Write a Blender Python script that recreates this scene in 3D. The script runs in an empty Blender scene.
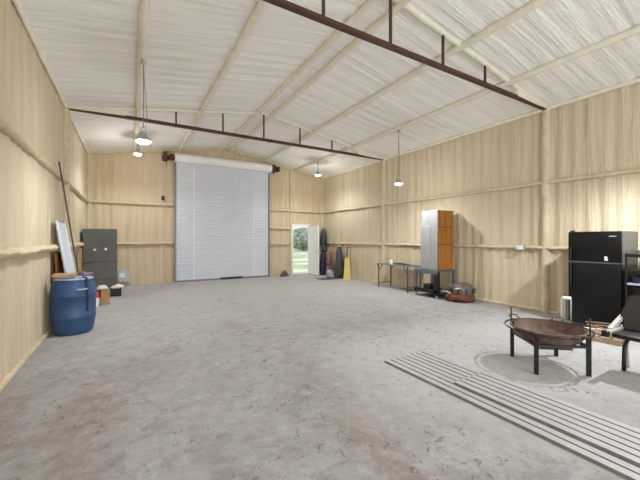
import bpy, bmesh, math, random
from mathutils import Vector, Matrix, noise
random.seed(7)
C = bpy.context.scene.collection
R = math.radians
XL, XR, YB, YF = -1.10, 7.25, 12.10, -3.6      # side walls, back wall, front wall
XM = (XL + XR) / 2
EAVE, RISE = 4.11, 0.70

def roof_z(x):
    return EAVE + RISE * (1 - abs(x - XM) / (XR - XM))

# ------------------------------------------------------------------ helpers
class MB:
    def __init__(s): s.bm = bmesh.new()
    def _xf(s, vs, M):
        if M is not None:
            for v in vs: v.co = M @ v.co
    def box(s, x0, x1, y0, y1, z0, z1, bev=0.0, M=None):
        b = s.bm
        r = bmesh.ops.create_cube(b, size=1.0)
        vs = r['verts']
        for v in vs:
            v.co = Vector(((x0 + x1) / 2 + v.co.x * (x1 - x0), (y0 + y1) / 2 + v.co.y * (y1 - y0), (z0 + z1) / 2 + v.co.z * (z1 - z0)))
        if bev > 0:
            es = list({e for v in vs for e in v.link_edges})
            rr = bmesh.ops.bevel(b, geom=es, offset=bev, segments=2, affect='EDGES', profile=0.5)
            vs = list({v for f in rr['faces'] for v in f.verts} | {v for v in vs if v.is_valid})
        s._xf(vs, M)
        return s
    def tube(s, pts, r, n=8, cap=True, r1=None):
        pts = [Vector(p) for p in pts]
        rings = []
        up = Vector((0, 0, 1))
        t0 = (pts[1] - pts[0]).normalized()
        nrm = t0.cross(up)
        if nrm.length < 1e-3: nrm = t0.cross(Vector((1, 0, 0)))
        nrm.normalize()
        for i, p in enumerate(pts):
            if i == 0: t = pts[1] - pts[0]
            elif i == len(pts) - 1: t = pts[-1] - pts[-2]
            else: t = (pts[i + 1] - p).normalized() + (p - pts[i - 1]).normalized()
            t.normalize()
            nrm = nrm - t * nrm.dot(t)
            if nrm.length < 1e-4: nrm = t.orthogonal()
            nrm.normalize()
            bi = t.cross(nrm)
            rr = r if r1 is None else r + (r1 - r) * i / (len(pts) - 1)
            rings.append([s.bm.verts.new(p + (nrm * math.cos(a) + bi * math.sin(a)) * rr) for a in [2 * math.pi * k / n + math.pi / n for k in range(n)]])
        for a, b in zip(rings, rings[1:]):
            for k in range(n):
                s.bm.faces.new((a[k], a[(k + 1) % n], b[(k + 1) % n], b[k]))
        if cap:
            s.bm.faces.new(rings[0][::-1]); s.bm.faces.new(rings[-1])
        return s
    def bar(s, p, q, w):            # square bar
        return s.tube([p, q], w * 0.7071, 4)
    def lathe(s, prof, n=40, cx=0, cy=0, M=None, sy=1.0):
        rings = []; allv = []
        for r, z in prof:
            if r < 1e-5:
                ring = [s.bm.verts.new((cx, cy, z))]
            else:
                ring = [s.bm.verts.new((cx + r * math.cos(2 * math.pi * k / n), cy + sy * r * math.sin(2 * math.pi * k / n), z)) for k in range(n)]
            rings.append(ring); allv += ring
        for a, b in zip(rings, rings[1:]):
            for k in range(n):
                k2 = (k + 1) % n
                if len(a) == 1 and len(b) == 1: continue
                if len(a) == 1: s.bm.faces.new((a[0], b[k2], b[k]))
                elif len(b) == 1: s.bm.faces.new((a[k], a[k2], b[0]))
                else: s.bm.faces.new((a[k], a[k2], b[k2], b[k]))
        s._xf(allv, M)
        return s
    def prism(s, poly, d, M=None):  # poly in xy, extruded along +z by d
        a = [s.bm.verts.new((x, y, 0)) for x, y in poly]
        b = [s.bm.verts.new((x, y, d)) for x, y in poly]
        n = len(poly)
        s.bm.faces.new(a[::-1]); s.bm.faces.new(b)
        for k in range(n):
            s.bm.faces.new((a[k], a[(k + 1) % n], b[(k + 1) % n], b[k]))
        s._xf(a + b, M)
        return s
    def grid(s, us, vs, f):
        rows = [[s.bm.verts.new(f(u, v)) for u in us] for v in vs]
        for j in range(len(vs) - 1):
            for i in range(len(us) - 1):
                s.bm.faces.new((rows[j][i], rows[j][i + 1], rows[j + 1][i + 1], rows[j + 1][i]))
        return s
    def jitter(s, amp, sc, seed=0.0):
        for v in s.bm.verts:
            n = noise.noise_vector(v.co * sc + Vector((seed, seed * 1.7, 3.1)))
            v.co += n * amp
        return s
    def subdiv(s, n):
        bmesh.ops.subdivide_edges(s.bm, edges=s.bm.edges[:], cuts=n, use_grid_fill=True)
        return s
    def build(s, name, mat, parent=None, smooth=False, loc=None, recalc=True):
        if recalc: bmesh.ops.recalc_face_normals(s.bm, faces=s.bm.faces[:])
        me = bpy.data.meshes.new(name); s.bm.to_mesh(me); s.bm.free()
        if smooth is True:
            for p in me.polygons: p.use_smooth = True
        elif smooth:
            for p in me.polygons: p.use_smooth = True
            me.set_sharp_from_angle(angle=R(smooth))
        me.materials.append(mat)
        o = bpy.data.objects.new(name, me); C.objects.link(o)
        if parent is not None: o.parent = parent
        if loc is not None: o.location = loc
        return o

def tag(o, label=None, cat=None, group=None, kind=None):
    if label: o['label'] = label
    if cat: o['category'] = cat
    if group: o['group'] = group
    if kind: o['kind'] = kind
    return o
def empty(name, loc=(0, 0, 0), rz=0.0):
    o = bpy.data.objects.new(name, None); C.objects.link(o)
    o.location = loc; o.rotation_euler = (0, 0, rz); o.empty_display_size = .1
    return o
def copy_tree(o, parent=None):
    c = o.copy(); C.objects.link(c); c.parent = parent
    for ch in list(o.children): copy_tree(ch, c)
    return c
def lin(a, b, step):
    n = max(1, int(round((b - a) / step)))
    return [a + (b - a) * i / n for i in range(n + 1)]

# ---------------------------------------------------------------- materials
def srgb(r, g, b):
    f = lambda c: (c / 255 / 12.92) if c / 255 <= .04045 else ((c / 255 + .055) / 1.055) ** 2.4
    return (f(r), f(g), f(b), 1)
class NT:
    def __init__(s, name):
        s.m = bpy.data.materials.new(name); s.m.use_nodes = True
        s.t = s.m.node_tree; s.b = s.t.nodes['Principled BSDF']
    def n(s, typ, **kw):
        x = s.t.nodes.new(typ)
        for k, v in kw.items(): setattr(x, k, v)
        return x
    def l(s, a, b): s.t.links.new(a, b)
    def coords(s, scale=(1, 1, 1), obj=True):
        tc = s.n('ShaderNodeTexCoord'); mp = s.n('ShaderNodeMapping')
        mp.inputs['Scale'].default_value = scale
        s.l(tc.outputs['Object'], mp.inputs['Vector']); return mp.outputs['Vector']
    def noise(s, vec, scale, detail=4, rough=.55, dist=0.0):
        x = s.n('ShaderNodeTexNoise')
        x.inputs['Scale'].default_value = scale; x.inputs['Detail'].default_value = detail
        x.inputs['Roughness'].default_value = rough; x.inputs['Distortion'].default_value = dist
        s.l(vec, x.inputs['Vector']); return x.outputs['Fac']
    def ramp(s, fac, stops):
        x = s.n('ShaderNodeValToRGB'); e = x.color_ramp.elements
        while len(e) < len(stops): e.new(.5)
        for i, (p, c) in enumerate(stops):
            e[i].position = p; e[i].color = c
        s.l(fac, x.inputs['Fac']); return x.outputs['Color']
    def mix(s, fac, a, b, mode='MIX'):
        x = s.n('ShaderNodeMix', data_type='RGBA', blend_type=mode)
        for sock, v in ((x.inputs[0], fac), (x.inputs[6], a), (x.inputs[7], b)):
            if hasattr(v, 'is_linked'): s.l(v, sock)
            else: sock.default_value = v
        return x.outputs[2]
    def math(s, op, a, b=0.0):
        x = s.n('ShaderNodeMath', operation=op); x.use_clamp = False
        for sock, v in ((x.inputs[0], a), (x.inputs[1], b)):
            if hasattr(v, 'is_linked'): s.l(v, sock)
            else: sock.default_value = v
        return x.outputs[0]
    def bump(s, h, strength=.3, dist=.02):
        x = s.n('ShaderNodeBump'); x.inputs['Strength'].default_value = strength; x.inputs['Distance'].default_value = dist
        s.l(h, x.inputs['Height']); s.l(x.outputs['Normal'], s.b.inputs['Normal'])
    def done(s, col=None, rough=.6, metal=0.0, spec=.3):
        if col is not None:
            if hasattr(col, 'is_linked'): s.l(col, s.b.inputs['Base Color'])
            else: s.b.inputs['Base Color'].default_value = col
        s.b.inputs['Roughness'].default_value = rough; s.b.inputs['Metallic'].default_value = metal
        s.b.inputs['Specular IOR Level'].default_value = spec
        return s.m
def plain(name, c, rough=.6, metal=0.0, spec=.3, var=.12, scale=6, bump=0.0):
    t = NT(name); v = t.coords()
    f = t.noise(v, scale, 5)
    lo = tuple(x * (1 - var) for x in c[:3]) + (1,); hi = tuple(min(1, x * (1 + var)) for x in c[:3]) + (1,)
    col = t.ramp(f, [(.3, lo), (.7, hi)])
    if bump: t.bump(t.noise(v, scale * 8, 3), bump, .01)
    return t.done(col, rough, metal, spec)

def foam_mat(name, base, dark, light, axis, freq=5.0, thr=.0):
    """sprayed foam: streaks along one axis ('z' vertical streaks, 'x' streaks running across)."""
    t = NT(name)
    if axis == 'z': v = t.coords((freq, freq, .45))
    else: v = t.coords((.5, freq, .5))
    f = t.noise(v, 1.0, 5, .6, .25)
    col = t.ramp(f, [(.28, dark), (.47, base), (.68, light)])
    v2 = t.coords((.9, .9, .9))
    big = t.noise(v2, .8, 3)
    col = t.mix(t.math('MULTIPLY', big, .45), col, base)
    v3 = t.coords((1, 1, 1))
    fine = t.noise(v3, 34, 4, .7)
    h = t.math('ADD', t.math('MULTIPLY', f, .8), t.math('MULTIPLY', fine, .22))
    t.bump(h, 1.0, .07)
    return t.done(col, .85, 0, .12)

M = {}
M['foam_side'] = foam_mat('foam_side', srgb(203, 189, 161), srgb(194, 179, 149), srgb(211, 199, 174), 'z', 7)
M['foam_back'] = foam_mat('foam_back', srgb(206, 187, 156), srgb(196, 176, 142), srgb(212, 195, 167), 'z', 7)
M['foam_roof'] = foam_mat('foam_roof', srgb(243, 241, 238), srgb(226, 223, 218), srgb(248, 247, 245), 'x', 11)
M['foam_trim'] = plain('foam_trim', srgb(203, 188, 160), .85, 0, .1, .12, 9, .5)
M['foam_purlin'] = plain('foam_purlin', srgb(226, 219, 204), .85, 0, .1, .08, 7, .5)
M['rust_steel'] = plain('rust_steel', srgb(74, 50, 38), .6, .2, .3, .3, 9)
M['dark_metal'] = plain('dark_metal', srgb(40, 38, 38), .5, .5, .4, .2, 12)
M['black_paint'] = plain('black_paint', srgb(15, 14, 15), .42, 0, .4, .25, 14)
M['gray_metal'] = plain('gray_metal', srgb(96, 99, 104), .5, .3, .4, .15, 8)
M['galv'] = plain('galv', srgb(176, 178, 182), .4, .55, .4, .1, 10)
M['door_white'] = plain('door_white', srgb(212, 216, 226), .55, 0, .3, .035, 2)
M['housing_white'] = plain('housing_white', srgb(236, 236, 238), .5, 0, .3, .03, 2)
M['leaf_white'] = plain('leaf_white', srgb(236, 236, 234), .55, 0, .3, .03, 3)
M['barrel_blue'] = plain('barrel_blue', srgb(42, 70, 114), .45, 0, .4, .16, 5)
M['barrel_lid'] = plain('barrel_lid', srgb(150, 165, 185), .5, 0, .3, .15, 8)
M['cab_gray'] = plain('cab_gray', srgb(98, 99, 98), .6, 0, .3, .08, 5)
M['cab_dark'] = plain('cab_dark', srgb(52, 52, 52), .6, 0, .3, .1, 5)
M['white'] = plain('white', srgb(235, 235, 233), .5, 0, .3, .04, 5)
M['pale_blue'] = plain('pale_blue', srgb(212, 220, 236), .4, 0, .4, .05, 3)
M['brown_board'] = plain('brown_board', srgb(110, 66, 40), .7, 0, .2, .25, 7)
M['card'] = plain('card', srgb(168, 132, 96), .8, 0, .15, .15, 8)
M['card_red'] = plain('card_red', srgb(190, 66, 66), .6, 0, .2, .12, 8)
M['purple'] = plain('purple', srgb(112, 92, 124), .8, 0, .15, .25, 14)
M['paper'] = plain('paper', srgb(226, 222, 216), .7, 0, .2, .08, 12)
M['fridge_black'] = plain('fridge_black', srgb(8, 8, 9), .35, 0, .25, .3, 3)
M['fridge_side'] = plain('fridge_side', srgb(84, 86, 82), .5, 0, .4, .1, 2)
M['trim_gray'] = plain('trim_gray', srgb(120, 122, 124), .4, .4, .4, .06, 5)
M['shelf_blue'] = plain('shelf_blue', srgb(170, 180, 196), .4, .2, .4, .08, 5)
M['chair_brown'] = plain('chair_brown', srgb(46, 42, 40), .6, 0, .3, .15, 20)
M['chair_gray'] = plain('chair_gray', srgb(178, 174, 168), .5, 0, .3, .1, 9)
M['wood_light'] = plain('wood_light', srgb(150, 128, 106), .8, 0, .15, .25, 12)
M['yellow'] = plain('yellow', srgb(210, 196, 104), .5, 0, .3, .08, 6)
M['navy'] = plain('navy', srgb(48, 52, 74), .75, 0, .2, .25, 9)
M['bag_dark'] = plain('bag_dark', srgb(66, 64, 70), .4, 0, .45, .3, 14)
M['bag_pale'] = plain('bag_pale', srgb(146, 146, 156), .4, 0, .45, .25, 14)
M['tan_wood'] = plain('tan_wood', srgb(176, 146, 100), .7, 0, .2, .15, 12)
M['pink_cloth'] = plain('pink_cloth', srgb(136, 100, 98), .8, 0, .15, .25, 12)
M['green_leaf'] = plain('green_leaf', srgb(128, 156, 122), .7, 0, .15, .5, 3)
M['bark'] = plain('bark', srgb(90, 74, 60), .9, 0, .1, .2, 8)
M['sheet_groove'] = plain('sheet_groove', srgb(112, 108, 106), .8, 0, .2, .2, 6)
M['sheet'] = plain('sheet', srgb(166, 165, 165), .55, .05, .35, .06, 6)
M['tabletop'] = plain('tabletop', srgb(120, 118, 122), .55, .1, .3, .25, 14)
M['tan_leg'] = plain('tan_leg', srgb(96, 84, 78), .6, .3, .3, .2, 9)

t = NT('orange_wood'); v = t.coords((9, 9, .8)); f = t.noise(v, 2.2, 6, .6, .6)
M['orange_wood'] = t.done(t.ramp(f, [(.25, srgb(122, 72, 24)), (.5, srgb(158, 98, 38)), (.75, srgb(174, 116, 52))]), .5, 0, .3)
t = NT('rust_bowl'); v = t.coords(); f = t.noise(v, 7, 6, .65, .4)
M['rust_bowl'] = t.done(t.ramp(f, [(.25, srgb(60, 47, 42)), (.5, srgb(98, 76, 67)), (.8, srgb(128, 102, 90))]), .65, .35, .3)
t = NT('rust_red'); v = t.coords(); f = t.noise(v, 9, 6, .65, .4)
M['rust_red'] = t.done(t.ramp(f, [(.25, srgb(60, 38, 28)), (.55, srgb(100, 60, 40)), (.8, srgb(118, 80, 58))]), .7, .2, .25)
t = NT('lamp_lens'); t.b.inputs['Emission Color'].default_value = (1, .98, .95, 1); t.b.inputs['Emission Strength'].default_value = 6
M['lens'] = t.done(srgb(250, 250, 250), .4)
t = NT('glass'); t.b.inputs['Transmission Weight'].default_value = 1
M['glass'] = t.done(srgb(230, 240, 240), .05)

# concrete floor: dusty slab, 'dirt' is a vertex map of brown soil, a second vertex map paints light in as a paler tone
t = NT('concrete'); v = t.coords()
big = t.noise(v, .55, 6, .6, .4)
col = t.ramp(big, [(.30, srgb(130, 126, 124)), (.5, srgb(144, 141, 140)), (.7, srgb(155, 153, 152))])
mid = t.noise(v, 3.2, 7, .68, .8)
col = t.mix(t.math('MULTIPLY', t.ramp(mid, [(.40, (1, 1, 1, 1)), (.52, (0, 0, 0, 1))]), .55), col, srgb(116, 111, 111))
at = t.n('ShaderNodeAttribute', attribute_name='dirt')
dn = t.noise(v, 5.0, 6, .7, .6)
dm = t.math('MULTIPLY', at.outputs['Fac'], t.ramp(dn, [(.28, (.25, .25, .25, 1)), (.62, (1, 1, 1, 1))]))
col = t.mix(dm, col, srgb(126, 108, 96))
ac = t.n('ShaderNodeAttribute', attribute_name='painted_light')
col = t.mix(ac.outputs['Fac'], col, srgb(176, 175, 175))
# scuffs: small dark flecks, stretched and warped
vs_ = t.coords((1, 1.0, 1))
sp = t.noise(vs_, 15, 3, .6, 1.3)
gate = t.noise(v, 1.1, 3)
spm = t.math('MULTIPLY', t.ramp(sp, [(.345, (1, 1, 1, 1)), (.40, (0, 0, 0, 1))]), t.ramp(gate, [(.40, (.15, .15, .15, 1)), (.58, (1, 1, 1, 1))]))
col = t.mix(t.math('MULTIPLY', spm, .75), col, srgb(92, 80, 74))
mot = t.noise(v, 7.0, 7, .78, .25)
col = t.mix(t.math('MULTIPLY', t.ramp(mot, [(.50, (0, 0, 0, 1)), (.70, (1, 1, 1, 1))]), .42), col, srgb(184, 183, 183))
col = t.mix(t.math('MULTIPLY', t.ramp(mot, [(.34, (1, 1, 1, 1)), (.46, (0, 0, 0, 1))]), .36), col, srgb(110, 101, 97))
sp2 = t.noise(v, 7.0, 5, .75, .8)
spm2 = t.ramp(sp2, [(.655, (0, 0, 0, 1)), (.70, (1, 1, 1, 1))])
col = t.mix(t.math('MULTIPLY', spm2, .45), col, srgb(176, 177, 180))
st = t.n('ShaderNodeAttribute', attribute_name='stain')
col = t.mix(st.outputs['Fac'], col, srgb(112, 98, 90))
t.bump(t.math('ADD', mid, t.math('MULTIPLY', sp, .5)), .5, .02)
M['concrete'] = t.done(col, .82, 0, .15)

t = NT('outside_ground'); v = t.coords()
f = t.noise(v, .35, 6, .6)
M['outside'] = t.done(t.ramp(f, [(.40, srgb(146, 178, 120)), (.52, srgb(188, 198, 168)), (.6, srgb(226, 226, 222))]), .95, 0, .05)

# ------------------------------------------------------------------- setting
N3 = lambda x, y, z: noise.noise(Vector((x, y, z)))
def foam_d(u, z, seed):
    """bulges of sprayed foam on a wall; u along the wall"""
    rib = .020 * N3(u * 4.2, z * .25, seed) + .012 * math.sin(u * 2 * math.pi / .23 + 1.5 * N3(u * .6, z * .4, seed + 5))
    return rib + .012 * N3(u * .9, z * .9, seed + 9) + .020 * N3(u * 8, z * .7, seed + 3)

def fdist(p, a, b):
    a = Vector(a); b = Vector(b); ab = b - a
    t = max(0, min(1, (p - a).dot(ab) / ab.length_squared))
    return (p - a - ab * t).length
def sm(e0, e1, x):
    t = max(0, min(1, (x - e0) / (e1 - e0))); return t * t * (3 - 2 * t)

# floor
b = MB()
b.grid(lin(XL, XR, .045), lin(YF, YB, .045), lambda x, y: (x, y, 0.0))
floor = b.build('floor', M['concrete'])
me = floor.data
A = {k: me.attributes.new(k, 'FLOAT', 'POINT') for k in ('dirt', 'painted_light', 'stain')}
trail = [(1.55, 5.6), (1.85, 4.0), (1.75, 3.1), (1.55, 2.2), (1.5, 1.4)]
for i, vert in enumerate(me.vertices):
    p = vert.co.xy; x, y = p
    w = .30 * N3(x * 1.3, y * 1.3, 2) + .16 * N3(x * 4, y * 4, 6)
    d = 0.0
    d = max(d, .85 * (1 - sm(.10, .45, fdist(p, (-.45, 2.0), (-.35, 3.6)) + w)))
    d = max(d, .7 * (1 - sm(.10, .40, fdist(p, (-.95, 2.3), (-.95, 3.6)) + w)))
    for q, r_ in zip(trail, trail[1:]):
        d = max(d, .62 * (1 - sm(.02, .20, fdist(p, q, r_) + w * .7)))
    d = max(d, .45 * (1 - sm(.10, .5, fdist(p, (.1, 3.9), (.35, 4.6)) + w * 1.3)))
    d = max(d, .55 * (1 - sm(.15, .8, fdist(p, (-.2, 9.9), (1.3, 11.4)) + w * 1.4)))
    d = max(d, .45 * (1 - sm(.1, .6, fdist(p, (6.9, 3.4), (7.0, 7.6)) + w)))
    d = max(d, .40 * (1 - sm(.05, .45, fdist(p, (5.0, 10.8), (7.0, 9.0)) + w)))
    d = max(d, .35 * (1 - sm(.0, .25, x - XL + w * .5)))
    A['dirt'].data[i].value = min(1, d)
    c = .85 * (1 - sm(.5, 2.2, fdist(p, (3.2, 2.7), (6.0, 2.2)) + w * .8))  # light around the near right lamp, painted into the floor colour
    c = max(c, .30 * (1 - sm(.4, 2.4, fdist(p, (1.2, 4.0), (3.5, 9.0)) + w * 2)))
    c = max(c, .95 * sm(2.5, 9.5, y + 1.5 * w) * (1 - .5 * d))  # paler towards the back, standing in for light at that end
    A['painted_light'].data[i].value = c
    s_ = 0.0
    s_ = max(s_, .55 * (1 - sm(.005, .035, fdist(p, (2.5, 4.18), (2.72, 4.26)))))
    A['stain'].data[i].value = s_
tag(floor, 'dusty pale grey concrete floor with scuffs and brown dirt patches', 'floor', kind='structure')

# side walls
def side_wall(name, X, sgn, seed, label):
    b = MB()
    def f(y, z):
        return (X + sgn * (.02 + foam_d(y, z, seed)), y, z)
    b.grid(lin(YF, YB + .02, .05), lin(0, EAVE + .03, .10), f)
    o = b.build(name, M['foam_side'], smooth=True)
    tag(o, label, 'wall', kind='structure'); return o
side_wall('wall_left', XL - .03, 1, 11.0, 'left wall of cream sprayed foam over ribbed panels')
side_wall('wall_right', XR + .03, -1, 23.0, 'right wall of cream sprayed foam over ribbed panels')

# back wall with a doorway
DX0, DX1, DZ = 5.80, 6.60, 2.04
b = MB()
xs = lin(XL - .02, DX0, .05) + lin(DX0, DX1, .05)[1:] + lin(DX1, XR + .02, .05)[1:]
zs = lin(0, DZ, .1) + lin(DZ, EAVE, .1)[1:]
def fb(x, z):
    k = 1.0
    if DX0 - .08 < x < DX1 + .08 and z < DZ + .08: k = 0.15
    return (x, YB + .03 - (.02 + foam_d(x, z, 37.0) * k), z)
grid_pts = [[fb(x, z) for x in xs] for z in zs]
gv = [[b.bm.verts.new(p) for p in row] for row in grid_pts]
for j in range(len(zs) - 1):
    for i in range(len(xs) - 1):
        xm = (xs[i] + xs[i + 1]) / 2; zm = (zs[j] + zs[j + 1]) / 2
        if DX0 < xm < DX1 and zm < DZ: continue
        b.bm.faces.new((gv[j][i], gv[j][i + 1], gv[j + 1][i + 1], gv[j + 1][i]))
top = gv[-1]
prev = top
for k in range(1, 9):
    row = []
    for i, x in enumerate(xs):
        z = EAVE + (roof_z(x) + .03 - EAVE) * k / 8
        row.append(b.bm.verts.new(fb(x, z)))
    for i in range(len(xs) - 1):
        b.bm.faces.new((prev[i], prev[i + 1], row[i + 1], row[i]))
    prev = row
o = b.build('wall_back', M['foam_back'], smooth=True)
tag(o, 'far back wall of tan sprayed foam around the rolling door', 'wall', kind='structure')

# unseen front wall behind the camera, wide opening added to let light in
b = MB()
b.box(XL - .1, .6, YF - .12, YF, 0, 4.2); b.box(5.6, XR + .1, YF - .12, YF, 0, 4.2)
pg = [(XL - .1, 3.7), (XR + .1, 3.7), (XR + .1, EAVE + .1), (XM, EAVE + RISE + .1), (XL - .1, EAVE + .1)]
b.prism(pg, .12, Matrix.Translation((0, YF, 0)) @ Matrix.Rotation(R(90), 4, 'X'))
o = b.build('wall_front', M['foam_side'])
tag(o, 'unseen front wall behind the viewer with an opening added for light', 'wall', kind='structure')

# ceiling, two slopes
def slope(name, x0, x1, seed, label):
    b = MB()
    def f(y, x):
        d = .014 * N3(x * .5, y * 5, seed) + .008 * math.sin(y * 2 * math.pi / .305 + 2 * N3(x * .5, y * .5, seed + 3)) + .012 * N3(x * .9, y * .9, seed + 8)
        d *= min(1, abs(x - XM) / .3)      # the two slopes meet flush at the ridge
        return (x, y, roof_z(x) + .02 + d)
    b.grid(lin(YF, YB + .03, .06), lin(x0, x1, .15), f)
    o = b.build(name, M['foam_roof'], smooth=True)
    return tag(o, label, 'ceiling', kind='structure')
slope('ceiling', XL - .05, XM, 51.0, 'left slope of the white foam-sprayed ceiling')
slope('ceiling.001', XM, XR + .05, 57.0, 'right slope of the white foam-sprayed ceiling')

# foam-coated framing lines (purlins, girts, posts) as trim
trim_i = [0]
def trim(b, mat, label, cat='framing', jit=.012, js=4.0):
    trim_i[0] += 1
    b.jitter(jit, js, trim_i[0] * 3.3)
    o = b.build('trim_%d' % trim_i[0], mat, smooth=50)
    return tag(o, label, cat, kind='structure')
def bead_y(cx, cz, hw, hz, y0, y1, slope_=0.0):
    """rounded foam bead running along y"""
    b = MB(); ring = 10
    b.grid([k for k in range(ring + 1)], lin(y0, y1, .12),
           lambda k, y: (cx + hw * math.cos(2 * math.pi * k / ring), y, cz + hz * math.sin(2 * math.pi * k / ring) + slope_ * hw * math.cos(2 * math.pi * k / ring)))
    return b
def bead_x(cy, cz, hy, hz, x0, x1, zf=None):
    b = MB(); ring = 10
    b.grid([k for k in range(ring + 1)], lin(x0, x1, .12),
           lambda k, x: (x, cy + hy * math.cos(2 * math.pi * k / ring), (cz if zf is None else zf(x)) + hz * math.sin(2 * math.pi * k / ring)))
    return b
PUR = [(.16, 'outermost left'), (1.49, 'second from left'), (2.88, 'left of the ridge'), (3.27, 'right of the ridge'), (4.56, 'second from right'), (5.92, 'outermost right')]
for x, w in PUR:
    trim(bead_y(x, roof_z(x) - .02, .055, .055, YF, YB), M['foam_purlin'], 'foam-coated roof purlin running down the ceiling, %s' % w, 'purlin', .016, 3)
trim(bead_y(XL + .02, EAVE - .01, .035, .04, YF, YB), M['foam_purlin'], 'foam bead where left wall meets ceiling', 'trim', .014)
trim(bead_y(XR - .02, EAVE - .01, .035, .04, YF, YB), M['foam_purlin'], 'foam bead where right wall meets ceiling', 'trim', .014)
trim(bead_y(XL + .02, 2.60, .06, .045, YF, YB), M['foam_trim'], 'upper foam-coated girt along left wall', 'girt', .014)
trim(bead_y(XL + .02, 1.33, .075, .055, YF, YB), M['foam_trim'], 'lower thick foam-coated girt along left wall', 'girt', .025)
trim(bead_y(XR - .02, 2.61, .055, .04, YF, YB), M['foam_trim'], 'upper foam-coated girt along right wall', 'girt', .014)
trim(bead_y(XR - .02, 1.30, .055, .04, YF, YB), M['foam_trim'], 'lower foam-coated girt along right wall', 'girt', .018)
trim(bead_x(YB - .03, 2.62, .07, .045, XL, 1.30), M['foam_trim'], 'upper girt on back wall left of rolling door', 'girt', .01)
trim(bead_x(YB - .03, 1.33, .07, .045, XL, 1.30), M['foam_trim'], 'lower girt on back wall left of rolling door', 'girt', .01)
trim(bead_x(YB - .03, 2.62, .07, .045, 4.80, XR), M['foam_trim'], 'upper girt on back wall right of rolling door', 'girt', .01)
trim(bead_x(YB - .03, 1.90, .07, .045, 4.80, 5.70), M['foam_trim'], 'middle girt between rolling door and doorway', 'girt', .01)
trim(bead_x(YB - .03, 1.28, .07, .045, 4.80, 5.70), M['foam_trim'], 'lower girt between rolling door and doorway', 'girt', .01)
trim(bead_x(YB - .02, 0, .05, .05, XL, XR, lambda x: roof_z(x) - .01), M['foam_trim'], 'foam bead along the gable top of back wall', 'trim', .012)
def post(x, y, w, label, z1=EAVE):
    b = MB(); ring = 10
    b.grid([k for k in range(ring + 1)], lin(0, z1, .12), lambda k, z: (x + w * math.cos(2 * math.pi * k / ring), y + w * math.sin(2 * math.pi * k / ring), z))
    return trim(b, M['foam_trim'], label, 'post', .014)
post(XR, 3.32, .075, 'foam-coated post on right wall nearest the refrigerator')
post(XR, 8.15, .075, 'foam-coated post on right wall behind the folding table')
post(XL, 8.15, .075, 'foam-coated post on left wall behind the leaning pole')
post(5.72, YB, .06, 'foam-coated post on back wall beside the doorway', 4.3)
post(XL + .03, YB - .02, .07, 'foam-filled corner post at back left'); post(XR - .03, YB - .02, .07, 'foam-filled corner post at back right')
# base of walls
def base(name, x0, x1, y0, y1, label):
    b = MB().box(x0, x1, y0, y1, 0, .055, .012); b.subdiv(1)
    o = b.build(name, M['foam_trim']); tag(o, label, 'baseboard', kind='structure')
base('baseboard_left', XL - .02, XL + .04, YF, YB, 'foam curb along foot of left wall')
base('baseboard_right', XR - .04, XR + .02, YF, YB, 'foam curb along foot of right wall')

# roof trusses
def truss(Y, label):
    root = empty('roof_truss', (0, Y, 0)); tag(root, label, 'truss', kind='structure')
    zc = EAVE + .0
    b = MB()                       # angle-iron bottom chord
    b.box(XL + .02, XR - .02, -.008, .006, zc - .036, zc + .036)
    b.box(XL + .02, XR - .02, -.045, .035, zc - .040, zc - .029)
    b.build('bottom_chord', M['rust_steel'], root)
    for k in (-2, -1, 0, 1, 2):
        x = XM + k * 1.07
        MB().box(x - .017, x + .017, -.012, .018, zc, roof_z(x) - .02).build('web', M['rust_steel'], root)
    for s_ in (-1, 1):
        b = MB(); x0 = XL if s_ < 0 else XR
        us = lin(0, 1, .04)
        b.grid([k for k in range(11)], us, lambda k, u: (x0 + (XM - x0) * u, .045 * math.cos(2 * math.pi * k / 10), roof_z(x0 + (XM - x0) * u) - .005 + .035 * math.sin(2 * math.pi * k / 10)))
        b.jitter(.012, 4, Y); b.build('top_chord', M['foam_purlin'], root, smooth=True)
        # tapered foamed haunch at the wall
        xe = x0 - s_ * 1.05
        hb = MB().prism([(x0, zc - .02), (xe, zc + .02), (xe, roof_z(xe)), (x0, roof_z(x0))], .05, Matrix.Translation((0, .035, 0)) @ Matrix.Rotation(R(90), 4, 'X'))
        hb.build('haunch', M['foam_purlin'], root)
    return root
truss(3.32, 'rusty steel roof truss with uprights, nearest overhead')
truss(8.15, 'rusty steel roof truss with uprights, farther down the shed')

# rolling door (surface of slats, drum housing, guides)
rd = empty('door_1', (0, YB - .10, 0)); tag(rd, 'wide white corrugated rolling door in back wall', 'door', kind='structure')
RX0, RX1, RZ = 1.36, 4.72, 4.10
b = MB(); zz = []
nsl = 52
prof = []
for i in range(nsl):
    z0 = .04 + (RZ - .04) * i / nsl; h = (RZ - .04) / nsl
    prof += [(0.0, z0), (-.018, z0 + h * .12), (-.018, z0 + h * .62), (0.004, z0 + h * .78), (0.004, z0 + h * .95)]
b.grid(list(range(len(prof))), lin(RX0, RX1, .5), lambda k, x: (x, prof[k][0], prof[k][1]))
b.build('curtain', M['door_white'], rd)
for x in (1.95, 4.12):
    MB().box(x - .014, x + .014, -.026, -.016, .05, RZ).build('strap', M['housing_white'], rd)
MB().box(RX0, RX1, -.03, .02, .0, .06, .008).build('bottom_bar', M['trim_gray'], rd)
MB().box(2.86, 3.66, -.075, -.03, .01, .085, .01).build('bottom_plate', M['cab_dark'], rd)
for x0, x1 in ((RX0 - .04, RX0 + .02), (RX1 - .02, RX1 + .04)):
    MB().box(x0, x1, -.05, .06, 0, RZ + .05, .01).build('guide', M['trim_gray'], rd)
b = MB()
hp = [(.08, RZ - .04), (-.24, RZ - .02), (-.30, RZ + .05), (-.30, RZ + .16), (-.22, RZ + .25), (.08, RZ + .25)]
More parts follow.
